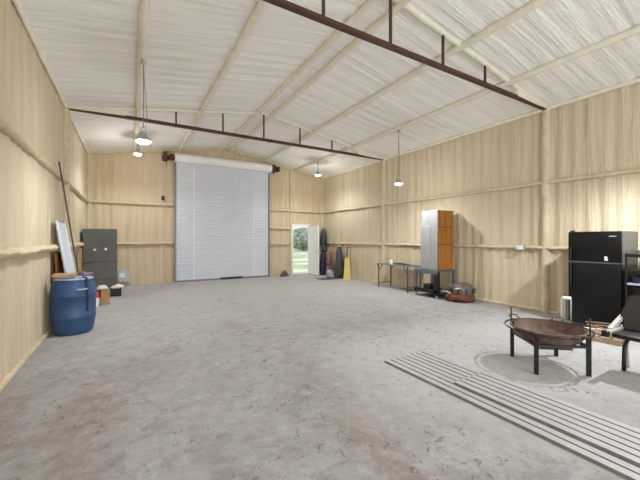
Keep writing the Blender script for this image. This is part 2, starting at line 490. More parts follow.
Mx = Matrix.Translation((RX0 - .04, 0, 0)) @ Matrix(((0, 0, 1, 0), (1, 0, 0, 0), (0, 1, 0, 0), (0, 0, 0, 1)))
b.prism(hp, RX1 - RX0 + .08, Mx)
b.build('drum_housing', M['housing_white'], rd)
for x0, x1, s_ in ((RX0 - .42, RX0 - .05, -1), (RX1 + .05, RX1 + .42, 1)):
    b = MB().box(min(x0, x1), max(x0, x1), -.10, .02, RZ + .04, RZ + .16, .01)
    b.box(x0 + .03, x0 + .15, -.26, -.08, RZ - .04, RZ + .26, .01)
    b.lathe([(0, -.06), (.10, -.06), (.10, .06), (0, .06)], 16, M=Matrix.Translation((x1 - .10, -.17, RZ + .12)) @ Matrix.Rotation(R(90), 4, 'Y'))
    b.build('bracket', M['rust_steel'], rd)
b = MB().tube([(RX0 - .30, -.2, RZ + .0), (RX0 - .30, -.2, RZ - .25)], .008, 6)
b.build('pull_chain', M['dark_metal'], rd)

# entry door: frame, open leaf
d2 = empty('door_2', (0, YB, 0)); tag(d2, 'narrow entry door standing open to the daylight', 'door', kind='structure')
b = MB()
b.box(DX0 - .05, DX0 + .015, -.06, .10, 0, DZ + .04, .006); b.box(DX1 - .015, DX1 + .05, -.06, .10, 0, DZ + .04, .006); b.box(DX0 - .05, DX1 + .05, -.06, .10, DZ - .01, DZ + .05, .006)
b.build('door_frame', M['leaf_white'], d2)
MB().box(DX0, DX1, -.05, .10, 0, .02).build('threshold', M['galv'], d2)
lf = empty('leaf_hinge', (DX1 - .02, -.07, 0), R(-88)); lf.parent = d2
lf.name = 'door_leaf_hinge'
def leafM(): return Matrix.Translation((DX1 - .02, -.07, 0)) @ Matrix.Rotation(R(-92), 4, 'Z')
bpy.data.objects.remove(lf)
lm = leafM()
b = MB().box(0, .80, -.022, .022, .02, DZ - .02, .004, lm)
leaf = b.build('door_leaf', M['leaf_white'], d2)
b = MB()
for z in (.98,):
    for s_ in (-1, 1):
        b.tube([lm @ Vector((.74, s_ * .02, z)), lm @ Vector((.74, s_ * .075, z))], .012, 8)
        b.lathe([(0, -.02), (.026, -.014), (.03, 0), (.022, .016), (0, .02)], 12, M=Matrix.Translation(lm @ Vector((.74, s_ * .08, z))))
b.build('knob', M['galv'], leaf, smooth=True)
b = MB()
for z in (.25, 1.0, 1.8): b.tube([(DX1 - .02, -.075, z), (DX1 - .02, -.075, z + .1)], .01, 8)
b.build('hinge', M['galv'], d2)

# outside world
b = MB(); b.grid(lin(-30, 60, 3), lin(-40, 90, 3), lambda x, y: (x, y, -.04))
tag(b.build('ground', M['outside']), 'patchy grass and pale gravel outside the doorway', 'ground', kind='structure')
def bush(x, y, r, h, seed, label):
    rnd = random.Random(seed)
    root = empty('bush', (x, y, -.04)); tag(root, label, 'bush', 'bushes outside the doorway')
    b = MB()
    for k in range(7):
        a = rnd.uniform(0, 6.28); q = r * rnd.uniform(.3, .7)
        b.tube([(0, 0, 0), (q * .4 * math.cos(a), q * .4 * math.sin(a), h * .4), (q * math.cos(a), q * math.sin(a), h * .8)], .05, 6, r1=.015)
    b.build('stem', M['bark'], root)
    b = MB()
    for k in range(2600):
        while True:
            p = Vector((rnd.uniform(-1, 1), rnd.uniform(-1, 1), rnd.uniform(-1, 1)))
            if p.length < 1 + .2 * noise.noise(p * 3): break
        p = p.normalized() * (p.length ** .5)
        p = Vector((p.x * r, p.y * r, h * .52 + p.z * h * .5))
        u = Vector((rnd.gauss(0, 1), rnd.gauss(0, 1), rnd.gauss(0, 1))).normalized(); w = u.orthogonal().normalized()
        s_ = rnd.uniform(.07, .16)
        vs = [b.bm.verts.new(p + u * s_), b.bm.verts.new(p + w * s_ * .5), b.bm.verts.new(p - u * s_), b.bm.verts.new(p - w * s_ * .5)]
        b.bm.faces.new(vs)
    b.build('foliage', M['green_leaf'], root, recalc=False)
bush(15.2, 34.0, 1.2, 2.6, 1, 'green bush beyond the open doorway, left one')
bush(18.8, 36.0, 1.75, 2.9, 2, 'green bush beyond the open doorway, middle one')
bush(23.0, 38.5, 1.2, 2.7, 3, 'green bush beyond the open doorway, right one')

# ------------------------------------------------------------------ pendant lamps
def lamp(x, y, zl, label, energy, fill_share=.19):
    zt = roof_z(x) - .09
    root = empty('pendant_lamp', (x, y, zl)); tag(root, label, 'lamp', 'pendant lamps under the ceiling')
    L = zt - zl
    b = MB().tube([(0, 0, .19), (0.004, 0, L * .5), (0, 0, L)], .007, 6)
    b.tube([(.03, 0, .19), (.05, .01, L * .35), (.012, 0, L * .75), (0, 0, L)], .005, 6)
    b.build('cord', M['trim_gray'], root)
    b = MB().lathe([(0, L), (.035, L), (.045, L - .03), (.02, L - .06), (0, L - .06)], 14); b.build('ceiling_hook', M['galv'], root)
    b = MB().tube([(0, 0, .12), (.03, 0, .14), (.035, 0, .17), (.015, 0, .20), (-.015, 0, .20), (-.035, 0, .17), (-.03, 0, .14), (0, 0, .12)], .007, 6); b.build('hanger_loop', M['galv'], root)
    b = MB().lathe([(0, .12), (.04, .12), (.05, .07), (.07, .055), (.112, -.002), (.115, -.015), (.11, -.015), (.07, .03), (0, .035)], 28)
    b.build('reflector', M['galv'], root, smooth=40)
    b = MB().lathe([(0, .0), (.09, .0), (.105, -.015), (.085, -.04), (.04, -.055), (0, -.058)], 28)
    b.build('lens', M['lens'], root, smooth=True)
    ld = bpy.data.lights.new('lamp_light', 'SPOT'); ld.spot_size = R(166); ld.spot_blend = .75; ld.energy = energy; ld.shadow_soft_size = .035; ld.color = (.955, .985, 1)
    lo = bpy.data.objects.new('lamp_light', ld); C.objects.link(lo); lo.parent = root; lo.location = (0, 0, -.12)
    pd = bpy.data.lights.new('added_fill', 'POINT'); pd.energy = energy * fill_share; pd.shadow_soft_size = .06; pd.color = (1, .97, .92)  # point light added under the lamp to brighten ceiling and upper walls
    po = bpy.data.objects.new('added_fill', pd); C.objects.link(po); po.parent = root; po.location = (0, 0, -.14)
    return root
E_ = 150
lamp(.19, 5.70, 3.00, 'lit pendant lamp on long cord, left side, nearer one', E_ * .78)
lamp(.20, 10.2, 3.82, 'lit pendant lamp on short cord, left side, near rolling door', E_ * .85)
lamp(5.92, 6.10, 2.90, 'lit pendant lamp on long cord before right wall, above the wooden cabinet side', E_)
lamp(5.92, 10.2, 3.82, 'lit pendant lamp on short cord above the open doorway', E_ * .85)
lamp(5.92, 1.40, 2.92, 'lit pendant lamp above the fire pit corner beyond right frame edge', E_ * 2.3, .02)
lamp(.19, 1.40, 2.95, 'lit pendant lamp overhead on the left, nearest the viewer', E_ * .5)
# ------------------------------------------------------------------ left side things
# blue barrel
def barrel():
    root = empty('plastic_barrel', (-.76, 6.42, 0)); tag(root, 'blue plastic drum with two moulded hoops beside left wall', 'barrel')
    H = .87; Rb = .285
    prof = [(0, 0), (.22, 0), (.245, .015), (.262, .05), (.28, .16), (.292, .25), (.30, .262), (.30, .278), (.292, .29), (.295, .43), (.292, .58), (.30, .592), (.30, .608), (.292, .62), (.285, .70), (.268, .78), (.258, .80), (.262, .825), (.262, .845), (.25, .85), (0, .85)]
    MB().lathe(prof, 48).build('drum_body', M['barrel_blue'], root, smooth=45)
    MB().lathe([(.254, .825), (.260, .83), (.262, .845), (.258, .862), (.24, .866), (.228, .858), (0, .858)], 48).build('lid', M['barrel_lid'], root, smooth=45)
    a = math.atan2(-.99, .25)
    for k, aa in enumerate((R(-62), R(118))):
        b = MB()
        pts = [(math.cos(aa + d) * r, math.sin(aa + d) * r, z) for d, r, z in ((-.22, .275, .70), (-.2, .305, .70), (0, .312, .70), (.2, .305, .70), (.22, .275, .70))]
        b.tube(pts, .014, 8); b.build('handle', M['barrel_lid'], root, smooth=True)
    b = MB()
    aa = R(-48)
    b.tube([(math.cos(aa) * r, math.sin(aa) * r, z) for r, z in ((.20, .885), (.285, .865), (.30, .74), (.31, .60), (.303, .45), (.30, .36))], .013, 6)
    b.build('strap', M['navy'], root)
barrel()
b = MB().box(-.17, .13, -.10, .12, 0, .035, .006); b.subdiv(3).jitter(.02, 8, 2)
tag(b.build('cardboard_scrap', M['card'], loc=(-.85, 6.40, .893)), 'crumpled cardboard scrap on top of the blue drum', 'cardboard')
b = MB().lathe([(0, 0), (.065, .0), (.085, .02), (.065, .045), (.025, .055), (0, .05)], 20); b.subdiv(1).jitter(.03, 12, 4)
tag(b.build('cloth', M['purple'], smooth=True, loc=(-.60, 6.36, .90)), 'bundled purple cloth on top of the blue drum', 'cloth')

# leaning panel, plank, pole
def lean_board(name, c, mat, th, label, cat, edge=None):
    """c = bottom-left, bottom-right, top-right, top-left corner points (facing +x)"""
    P = [Vector(p) for p in c]; n = (P[1] - P[0]).cross(P[3] - P[0]).normalized()
    if n.x < 0: n = -n
    b = MB(); f = [b.bm.verts.new(p) for p in P]; g = [b.bm.verts.new(p - n * th) for p in P]
    b.bm.faces.new(f); b.bm.faces.new(g[::-1])
    for k in range(4): b.bm.faces.new((f[k], g[k], g[(k + 1) % 4], f[(k + 1) % 4]))
    root = b.build(name, mat)
    tag(root, label, cat)
    if edge is not None:
        e = MB()
        for k in range(4): e.bar(P[k] + n * .004, P[(k + 1) % 4] + n * .004, .022)
        e.build('edging', edge, root)
    return root
lean_board('leaning_panel', [(-.78, 6.86, .02), (-.74, 7.50, .02), (-1.02, 7.44, 1.78), (-1.03, 6.78, 1.78)], M['pale_blue'], .02, 'tall pale blue-white panel leaning on left wall behind the drum', 'panel', M['galv'])
lean_board('wood_board', [(-.95, 6.74, .0), (-.95, 7.50, .0), (-1.03, 7.50, 1.25), (-1.03, 6.74, 1.25)], M['brown_board'], .025, 'dark reddish-brown board under the girt behind the pale panel', 'board')
b = MB().tube([(-.80, 8.35, .0), (-.93, 7.75, 1.40), (-1.03, 7.02, 2.80)], .013, 8)
tag(b.build('pole', M['tan_leg']), 'long dark thin pole leaning up against left wall', 'pole')

# grey cabinet
def gray_cab():
    X0, X1, Y0, Y1, H = -1.05, -.29, 10.40, 10.98, 1.75
    root = empty('metal_cabinet', ((X0 + X1) / 2, Y0, 0)); tag(root, 'tall dark grey metal cabinet with two round knobs by left wall', 'cabinet')
    w = X1 - X0
    b = MB().box(-w / 2, w / 2, .02, Y1 - Y0, 0.03, H, .008); b.box(-w / 2 + .02, w / 2 - .02, .05, Y1 - Y0 - .03, 0, .04); b.build('body', M['cab_gray'], root)
    d = MB().box(-w / 2 + .01, w / 2 - .01, 0, .025, .88, H - .015, .005).build('door', M['cab_gray'], root)
    for x, z in ((-.115, 1.19), (.13, 1.20)):
        MB().lathe([(0, -.03), (.03, -.028), (.036, -.012), (.025, 0), (0, 0)], 16, M=Matrix.Translation((x, 0, z)) @ Matrix.Rotation(R(-90), 4, 'X')).build('knob', M['white'], d, smooth=True)
    MB().box(-w / 2 + .06, w / 2 - .06, -.004, 0.002, 1.46, 1.475).build('door_crease', M['cab_gray'], d)
    for z0, z1 in ((.40, .865), (.045, .385)):
        dr = MB().box(-w / 2 + .01, w / 2 - .01, 0, .025, z0, z1, .005).build('drawer', M['cab_gray'], root)
        MB().box(-w / 2 + .02, -w / 2 + .17, -.02, .004, z1 - .035, z1 - .012, .003).build('pull', M['cab_dark'], dr)
gray_cab()
b = MB().box(-.012, .012, -.12, .12, 0, 1.25, .004); tag(b.build('wood_plank', M['tan_wood'], loc=(-1.03, 9.9, 0)), 'tan plank standing between left wall and grey cabinet', 'plank')
# items at foot of the cabinet
def carton(name, x, y, w, d, h, rz, mat, label, cat='box', flap=True):
    root = empty(name, (x, y, 0), rz); tag(root, label, cat)
    MB().box(-w / 2, w / 2, -d / 2, d / 2, 0, h, .004).build('carton', mat, root)
    if flap:
        b = MB().box(-w / 2, w / 2, -d / 2, -d / 2 + .004, 0, .09, 0, Matrix.Translation((0, 0, h)) @ Matrix.Rotation(R(0), 4, 'X'))
        b.box(-.03, .03, -d / 2 - .003, d / 2, h, h + .002)
        b.build('flap', mat, root)
    return root
carton('cardboard_box', -.47, 8.85, .17, .24, .25, .1, M['card'], 'small brown cardboard box on floor before the grey cabinet')
root = empty('jug', (-.66, 8.60, 0)); tag(root, 'white and red jug on floor just behind the drum', 'jug')
MB().lathe([(0, 0), (.085, 0), (.09, .01), (.09, .19), (0, .19)], 24).build('jug_body', M['white'], root, smooth=40)
MB().lathe([(0, .19), (.09, .19), (.088, .27), (.05, .32), (.035, .335), (0, .335)], 24).build('jug_top', M['card_red'], root, smooth=40)
MB().lathe([(0, .335), (.038, .335), (.038, .36), (0, .362)], 20).build('cap', M['white'], root, smooth=40)
carton('red_carton', -.635, 8.88, .10, .2, .26, .05, M['card_red'], 'narrow red carton between the jug and the brown box', flap=False)
root = empty('storage_crate', (-.42, 10.02, 0)); tag(root, 'low black crate on floor at foot of grey cabinet', 'crate')
b = MB().box(-.24, .24, -.17, .17, 0, .02); b.box(-.24, .24, -.17, -.15, 0, .17); b.box(-.24, .24, .15, .17, 0, .17); b.box(-.24, -.22, -.17, .17, 0, .17); b.box(.22, .24, -.17, .17, 0, .17)
b.build('crate_body', M['black_paint'], root); MB().box(-.25, .25, -.18, .18, .165, .185, .006).build('rim', M['cab_dark'], root)
for nm, x, y, w, l in (('plastic_bag', -.60, 9.98, .14, 'crumpled white plastic bag on the black crate, left'), ('plastic_bag', -.27, 9.98, .15, 'crumpled white plastic bag on the black crate, right')):
    b = MB().lathe([(0, 0), (w * .7, .0), (w, .03), (w * .8, .07), (w * .3, .10), (0, .09)], 20, sy=.7); b.subdiv(1).jitter(.035, 11, x * 9)
    for v_ in b.bm.verts: v_.co.z = max(0, v_.co.z)
    tag(b.build(nm, M['paper'], loc=(x, y, .187)), l, 'bag', 'white bags on the crate')
# small grey box at back wall
root = empty('mounted_electrical_box', (-.15, 11.94, .13)); tag(root, 'small grey box with a white round face against back wall', 'box')
MB().box(-.155, .155, -.10, .10, 0, .40, .012).build('case', M['galv'], root)
MB().lathe([(0, -.02), (.07, -.018), (.08, 0), (0, 0)], 24, M=Matrix.Translation((-.04, -.10, .21)) @ Matrix.Rotation(R(-90), 4, 'X')).build('round_face', M['white'], root)
b = MB()
for q in ((-.12, .05), (.12, .05), (-.12, .35), (.12, .35)): MB().lathe([(0, -.006), (.012, -.005), (.014, 0), (0, 0)], 10, M=Matrix.Translation((q[0], -.10, q[1])) @ Matrix.Rotation(R(-90), 4, 'X')).build('screw', M['dark_metal'], root)
# wall boxes
root = MB().box(-.05, .05, -.03, .03, -.07, .07, .01).build('junction_box', M['dark_metal'], loc=(.98, YB - .06, 2.85)); tag(root, 'small dark junction box on back wall left of rolling door', 'box')
MB().tube([(0, 0, .06), (0, 0, .1)], .012, 8).build('conduit_stub', M['galv'], root)
root = MB().box(-.02, .03, -.09, .09, -.05, .05, .008).build('outlet_box', M['galv'], loc=(XR - .13, 3.75, 1.30)); tag(root, 'small metal outlet box on right wall girt', 'outlet')
MB().box(-.024, -.018, -.07, .07, -.04, .04, .002).build('cover_plate', M['white'], root)
# small clump at back wall right of rolling door
b = MB().lathe([(0, 0), (.16, 0), (.17, .06), (.10, .16), (.04, .20), (0, .19)], 18, sy=.6); b.subdiv(1).jitter(.05, 7, 3)
for v_ in b.bm.verts: v_.co.z = max(0, v_.co.z)
tag(b.build('rag', M['tan_leg'], loc=(5.28, 11.75, 0)), 'dark crumpled rag on floor between rolling door and doorway', 'rag')

# ------------------------------------------------------------------ back right corner clutter
def soft_bag(name, x, y, prof, mat, label, sy=1.0, seed=1, cat='bag', jit=.05, neck=None):
    root = empty(name, (x, y, 0)); tag(root, label, cat)
    b = MB().lathe(prof, 26, sy=sy); b.subdiv(1).jitter(jit, 6, seed)
    for v_ in b.bm.verts: v_.co.z = max(0, v_.co.z)
    b.build('bag_body', mat, root, smooth=True)
    return root
# long navy camp chair bags hung upright by the door
r_ = soft_bag('camp_chair_bag', 6.86, 11.42, [(0, 0), (.10, 0), (.12, .08), (.125, .4), (.11, .86), (.05, .95), (0, .95)], M['navy'], 'navy blue chair bag standing in back corner behind the open door', 1, 4, jit=.03)
b = MB().tube([(.09, -.08, .2), (.14, -.1, .5), (.09, -.08, .8)], .012, 6); b.build('carry_strap', M['black_paint'], r_)
r_ = empty('hanging_coat', (7.10, 11.72, .95)); tag(r_, 'dark blue-grey coat hanging on right wall by the door', 'coat')
b = MB().lathe([(0, 0), (.13, 0), (.14, .25), (.12, .7), (.15, .88), (.09, .98), (.04, 1.02), (0, 1.02)], 24, sy=1.2); b.subdiv(1).jitter(.04, 5, 8)
for v_ in b.bm.verts: v_.co.x = min(v_.co.x * .6, .07)
b.build('coat_body', M['gray_metal'], r_, smooth=True)
b = MB()
for s_ in (-1, 1): b.tube([(-.02, s_ * .15, .86), (-.04, s_ * .19, .55), (-.05, s_ * .18, .25)], .045, 8, r1=.035)
b.build('sleeve', M['navy'], r_, smooth=True)
r_ = soft_bag('cloth_bundle', 7.00, 11.17, [(0, 0), (.09, 0), (.12, .1), (.11, .45), (.13, .8), (.08, .98), (0, 1.0)], M['pink_cloth'], 'dusky pink cloth bundle standing beside the navy chair bag', 1, 12, jit=.04)
MB().lathe([(.118, .42), (.13, .44), (.13, .47), (.118, .49)], 20).build('tie', M['navy'], r_)
def broom(x, y, h, lean, mat_h, mat_head, name, label, head='brush'):
    root = empty(name, (x, y, 0)); tag(root, label, name.split('_')[-1])
    MB().tube([(0, 0, .12), (lean * .5, 0, h * .55), (lean, 0, h)], .016, 8).build('shaft', mat_h, root)
    b = MB()
    if head == 'brush':
        b.prism([(-.05, 0), (.05, 0), (.035, .16), (-.035, .16)], .20, Matrix.Translation((0, .10, 0)) @ Matrix.Rotation(R(90), 4, 'X'))
    elif head == 'blade':
        b.grid(lin(-1, 1, .25), lin(0, 1, .2), lambda u, v: (.02 - .03 * u * u, u * .12 * (.55 + .45 * min(1, v * 1.6)), .0 + v * .30))
    else:
        b.box(-.02, .02, -.10, .10, .10, .13)
        for k in range(5): b.tube([(0, -.09 + k * .045, .11), (-.05, -.09 + k * .045, .0)], .006, 5)
    b.build('head', mat_head, root)
broom(6.93, 10.70, 1.25, .19, M['tan_wood'], M['tan_leg'], 'push_broom', 'wooden-handled broom leaning on right wall just left of the black sack')
broom(6.95, 10.93, 1.32, .17, M['tan_wood'], M['dark_metal'], 'digging_shovel', 'wooden-handled shovel leaning on right wall between the pink bundle and the broom', 'blade')
broom(7.02, 10.05, 1.18, .10, M['black_paint'], M['black_paint'], 'garden_rake', 'black rake leaning on right wall between the black sack and the yellow sign', 'rake')
r_ = soft_bag('garbage_sack', 6.98, 10.38, [(0, 0), (.16, 0), (.18, .12), (.17, .5), (.15, .9), (.09, 1.12), (.05, 1.2), (0, 1.2)], M['bag_dark'], 'tall black plastic sack slumped against right wall', 1, 22, jit=.06)
MB().lathe([(0, 1.12), (.07, 1.13), (.05, 1.17), (.085, 1.24), (0, 1.22)], 16).jitter(.02, 12, 3).build('tied_neck', M['bag_pale'], r_, smooth=True)
r_ = soft_bag('plastic_sack', 6.58, 10.42, [(0, 0), (.12, 0), (.15, .08), (.13, .22), (.07, .30), (0, .32)], M['bag_pale'], 'small pale grey plastic sack on floor before the black sack', 1, 31, jit=.05)
# yellow sign
root = empty('floor_sign', (6.86, 9.70, 0), R(55)); tag(root, 'yellow folding floor caution sign against right wall', 'sign')
for s_ in (-1, 1):
    Mx = Matrix.Rotation(R(8 * s_), 4, 'Y')
    b = MB().prism([(-.13, 0), (.13, 0), (.08, .78), (-.08, .78)], .02, Matrix.Translation((s_ * -.13, 0, 0)) @ Matrix.Rotation(R(8.5 * s_), 4, 'Y') @ Matrix.Rotation(R(90), 4, 'Z') @ Matrix.Rotation(R(90), 4, 'X') @ Matrix.Translation((0, 0, -.01)))
    b.build('panel', M['yellow'], root)
MB().box(-.03, .03, -.08, .08, .755, .80, .008).build('hinge_cap', M['yellow'], root)
# dark mat on floor
b = MB().box(-.45, .45, -.28, .28, 0, .014, .004); b.subdiv(4).jitter(.006, 5, 2)
for v_ in b.bm.verts: v_.co.z = max(.002, v_.co.z)
tag(b.build('floor_mat', M['tan_leg'], loc=(6.42, 10.2, 0)), 'dark brown mat lying on floor before the back corner', 'mat')

# ------------------------------------------------------------------ right wall: table, workbench, cabinet, machine
root = empty('folding_table', (6.88, 7.08, 0)); tag(root, 'low folding table with grey top and braced legs along right wall', 'table')
MB().box(-.30, .27, -.66, .66, .70, .73, .006).build('tabletop', M['tabletop'], root)
for x in (-.26, .24):
    for y in (-.60, .60):
        b = MB().bar((x, y, 0), (x, y, .70), .028)
        sy = -1 if y > 0 else 1
        b.bar((x, y, .50), (x, y + sy * .17, .70), .018)
        if y > 0: b.bar((x, y, .53), (x, y + .05, .70), .016)
        b.build('leg', M['tan_leg'], root)
for y in (-.60, .60):
    MB().bar((-.26, y, .14), (.24, y, .14), .018).build('crossbar', M['tan_leg'], root)
for (x, y, w, d, h, nm, mt, lb) in ((6.86, 7.02, .16, .3, .03, 'hand_tool', 'dark_metal', 'flat dark tool lying on the middle of the folding table'), (6.75, 6.65, .10, .2, .035, 'hand_tool', 'cab_dark', 'small dark tool on near end of the folding table')):
    root = empty(nm, (x, y, .732)); tag(root, lb, 'tool')
    MB().box(-w / 2, w / 2, -d / 2, d / 2, 0, h, .006).build('tool_body', M[mt], root)
    MB().tube([(0, d / 2, h / 2), (.02, d / 2 + .12, h / 2)], .012, 8).build('grip', M['black_paint'], root)
root = empty('spray_bottle', (6.70, 7.22, .732)); tag(root, 'small pale bottle standing on the folding table', 'bottle')
MB().lathe([(0, 0), (.04, 0), (.042, .01), (.042, .10), (.015, .14), (.015, .16), (0, .16)], 18).build('bottle_body', M['paper'], root, smooth=40)
MB().box(-.045, .02, -.012, .012, .155, .185, .004).build('nozzle', M['card'], root)

root = empty('workbench_cart', (6.83, 5.73, 0)); tag(root, 'dark metal workbench cart with lower shelf under the tall wooden cabinet', 'workbench')
MB().box(-.34, .34, -.36, .40, .66, .70, .006).build('benchtop', M['gray_metal'], root)
MB().box(-.345, -.33, -.36, .40, .60, .665, .004).build('apron', M['gray_metal'], root)
for x, y, w in ((-.31, .35, .03), (.31, .35, .03), (.31, -.33, .03)):
    MB().box(x - w, x + w, y - w, y + w, .07, .66, .004).build('leg', M['gray_metal'], root)
MB().box(-.34, -.22, -.35, -.25, .07, .66, .006).build('leg', M['dark_metal'], root)
MB().box(-.33, .33, -.35, .38, .13, .17, .004).build('lower_shelf', M['gray_metal'], root)
MB().box(-.34, -.325, -.35, .38, .12, .22, .003).build('shelf_lip', M['dark_metal'], root)
for x, y in ((-.30, .34), (-.30, -.31), (.30, .34), (.30, -.31)):
    b = MB().lathe([(0, -.018), (.03, -.018), (.035, -.01), (.035, .01), (.03, .018), (0, .018)], 16, M=Matrix.Translation((x, y, .036)) @ Matrix.Rotation(R(90), 4, 'X'))
    b.box(x - .012, x + .012, y - .022, y + .022, .04, .075)
    b.build('caster', M['galv'], root)
root = empty('tool_box', (6.66, 5.78, .172)); tag(root, 'small black box on lower shelf of the workbench cart', 'box')
MB().box(-.09, .09, -.10, .10, 0, .12, .01).build('box_body', M['black_paint'], root); MB().box(-.095, .095, -.105, .105, .12, .15, .01).build('lid', M['black_paint'], root)
MB().tube([(0, -.05, .148), (0, -.05, .175), (0, .05, .175), (0, .05, .148)], .006, 6).build('handle', M['dark_metal'], root)

# tall cabinet with grey side and wooden doors
root = empty('wooden_cabinet', (6.84, 5.66, .702)); tag(root, 'tall narrow cabinet with orange wood doors and grey metallic side', 'cabinet')
CW, CD, CH = .56, .52, 1.49
b = MB().box(-CW / 2, CW / 2, -CD / 2 + .02, CD / 2, 0, CH, .006)
b.build('carcass', M['galv'], root)
MB().box(-CW / 2 + .004, CW / 2 - .004, -CD / 2 + .004, -CD / 2 + .021, .002, CH - .002).build('face_frame', M['brown_board'], root)
MB().box(-CW / 2 - .012, -CW / 2, -.02, CD / 2 + .03, .02, CH - .40, .004).build('side_panel', M['galv'], root)
for k, (z0, z1) in enumerate(((.01, .62), (.64, 1.06), (1.08, CH - .01))):
    d = MB().box(-CW / 2 + .012, CW / 2 - .012, -CD / 2 - .012, -CD / 2 + .003, z0, z1, .004).build('door', M['orange_wood'], root)
    b = MB()
    zc0, zc1 = z0 + .06, z1 - .06
    b.box(-CW / 2 + .07, CW / 2 - .07, -CD / 2 - .018, -CD / 2 - .011, zc0, zc1, .003)
    b.build('raised_panel', M['orange_wood'], d)
b = MB(); b.box(-CW / 2, -CW / 2 + .012, -CD / 2 - .004, -CD / 2 + .02, 0, CH); b.box(CW / 2 - .012, CW / 2, -CD / 2 - .004, -CD / 2 + .02, 0, CH)
b.build('edge_strip', M['brown_board'], root)

# rusty round machine on floor
root = empty('mower_deck', (6.82, 4.98, 0)); tag(root, 'rusty round machine deck with grey motor on floor beside workbench', 'machine')
b = MB().lathe([(0, .04), (.27, .02), (.32, .04), (.335, .09), (.32, .14), (.27, .17), (.15, .18), (0, .18)], 36); b.jitter(.012, 7, 2)
b.build('deck', M['rust_red'], root, smooth=50)
b = MB().lathe([(0, .15), (.26, .15), (.275, .22), (.26, .32), (.19, .40), (.08, .43), (0, .43)], 28, cx=.06, cy=-.02)
b.build('motor', M['tan_leg'], root, smooth=40)
b = MB()
for k in range(10):
    a = 2 * math.pi * k / 10; MB().box(-.012, .012, .24, .29, .20, .31, .003, Matrix.Translation((.06, -.02, 0)) @ Matrix.Rotation(a, 4, 'Z')).build('fin', M['black_paint'], root)
b = MB()
for a in (R(140), R(200), R(-60), R(60)):
    MB().lathe([(0, -.03), (.055, -.03), (.06, -.015), (.06, .015), (.055, .03), (0, .03)], 18, M=Matrix.Translation((.28 * math.cos(a), .28 * math.sin(a), .06)) @ Matrix.Rotation(R(90), 4, 'X')).build('wheel', M['black_paint'], root)
b = MB().tube([(-.28, .05, .2), (-.36, .1, .24), (-.34, .22, .22)], .02, 8); b.tube([(-.1, -.2, .25), (-.2, -.18, .33), (-.24, -.05, .3)], .014, 8)
b.build('bracket', M['galv'], root)

# ------------------------------------------------------------------ refrigerator and rack
root = empty('refrigerator', (6.50, 2.28, 0)); tag(root, 'black top-freezer refrigerator standing against right wall', 'refrigerator')
FW = .35; FH = 1.60
MB().box(.045, .70, -FW, FW, .03, FH, .012).build('cabinet_body', M['fridge_side'], root)
b = MB().box(.06, .60, -FW + .02, FW - .02, 0, .06); b.build('base_grille', M['black_paint'], root)
for z0, z1, nm in ((1.105, FH - .003, 'freezer_door'), (.07, 1.085, 'fridge_door')):
    d = MB().box(-.01, .045, -FW, FW, z0, z1, .012).build(nm, M['fridge_black'], root, smooth=30)
    zz_ = (z0 + .02, z0 + .22) if nm == 'freezer_door' else (z1 - .42, z1 - .02)
    b = MB().tube([(-.01, FW - .045, zz_[0]), (-.035, FW - .045, zz_[0] + .02), (-.035, FW - .045, zz_[1] - .02), (-.01, FW - .045, zz_[1])], .012, 8)
    b.build('handle', M['fridge_black'], d)
    if nm == 'freezer_door':
        MB().box(-.014, -.009, -FW + .06, -FW + .15, z1 - .085, z1 - .07).build('badge', M['galv'], d)
        b = MB().lathe([(0, -.004), (.018, -.004), (.02, 0), (0, 0)], 14, M=Matrix.Translation((-.01, -.16, z0 + .075)) @ Matrix.Rotation(R(90), 4, 'Y')); b.box(-.014, -.008, -.185, -.145, z0 + .03, z0 + .055)
        b.build('sticker', M['white'], d)
MB().box(.0, .045, -FW, FW, 1.086, 1.104).build('door_gap_trim', M['trim_gray'], root)
MB().box(.01, .05, FW - .08, FW - .02, FH, FH + .02, .004).build('hinge_cover', M['fridge_black'], root)

# black shelf rack beside the refrigerator
root = empty('storage_rack', (6.80, 1.64, 0)); tag(root, 'black shelf rack standing close against side of the refrigerator', 'rack')
for x in (-.36, .36):
    for y in (-.25, .22):
        MB().box(x - .012, x + .012, y - .012, y + .012, 0, 1.26, .003).build('post', M['black_paint'], root)
for z, m_, h in ((1.205, 'black_paint', .05), (.985, 'black_paint', .025), (.79, 'shelf_blue', .025), (.45, 'black_paint', .025), (.10, 'black_paint', .025)):
    MB().box(-.37, .37, -.26, .235, z, z + h, .004).build('shelf', M[m_], root)
MB().box(-.35, .35, .222, .232, .05, .99).build('back_panel', M['black_paint'], root)
for x, y, z, w, d, h, m_, lb in ((6.62, 1.66, .817, .22, .3, .10, 'navy', 'flat navy case on pale shelf of the rack'), (6.68, 1.64, .477, .3, .34, .28, 'black_paint', 'black tote on middle shelf of the rack'), (6.66, 1.62, .127, .3, .34, .3, 'dark_metal', 'dark tote on bottom shelf of the rack')):
    root = empty('storage_tote', (x, y, z)); tag(root, lb, 'tote')
    MB().box(-w / 2, w / 2, -d / 2, d / 2, 0, h * .85, .012).build('tote_body', M[m_], root)
    MB().box(-w / 2 - .01, w / 2 + .01, -d / 2 - .01, d / 2 + .01, h * .85, h, .008).build('lid', M[m_], root)

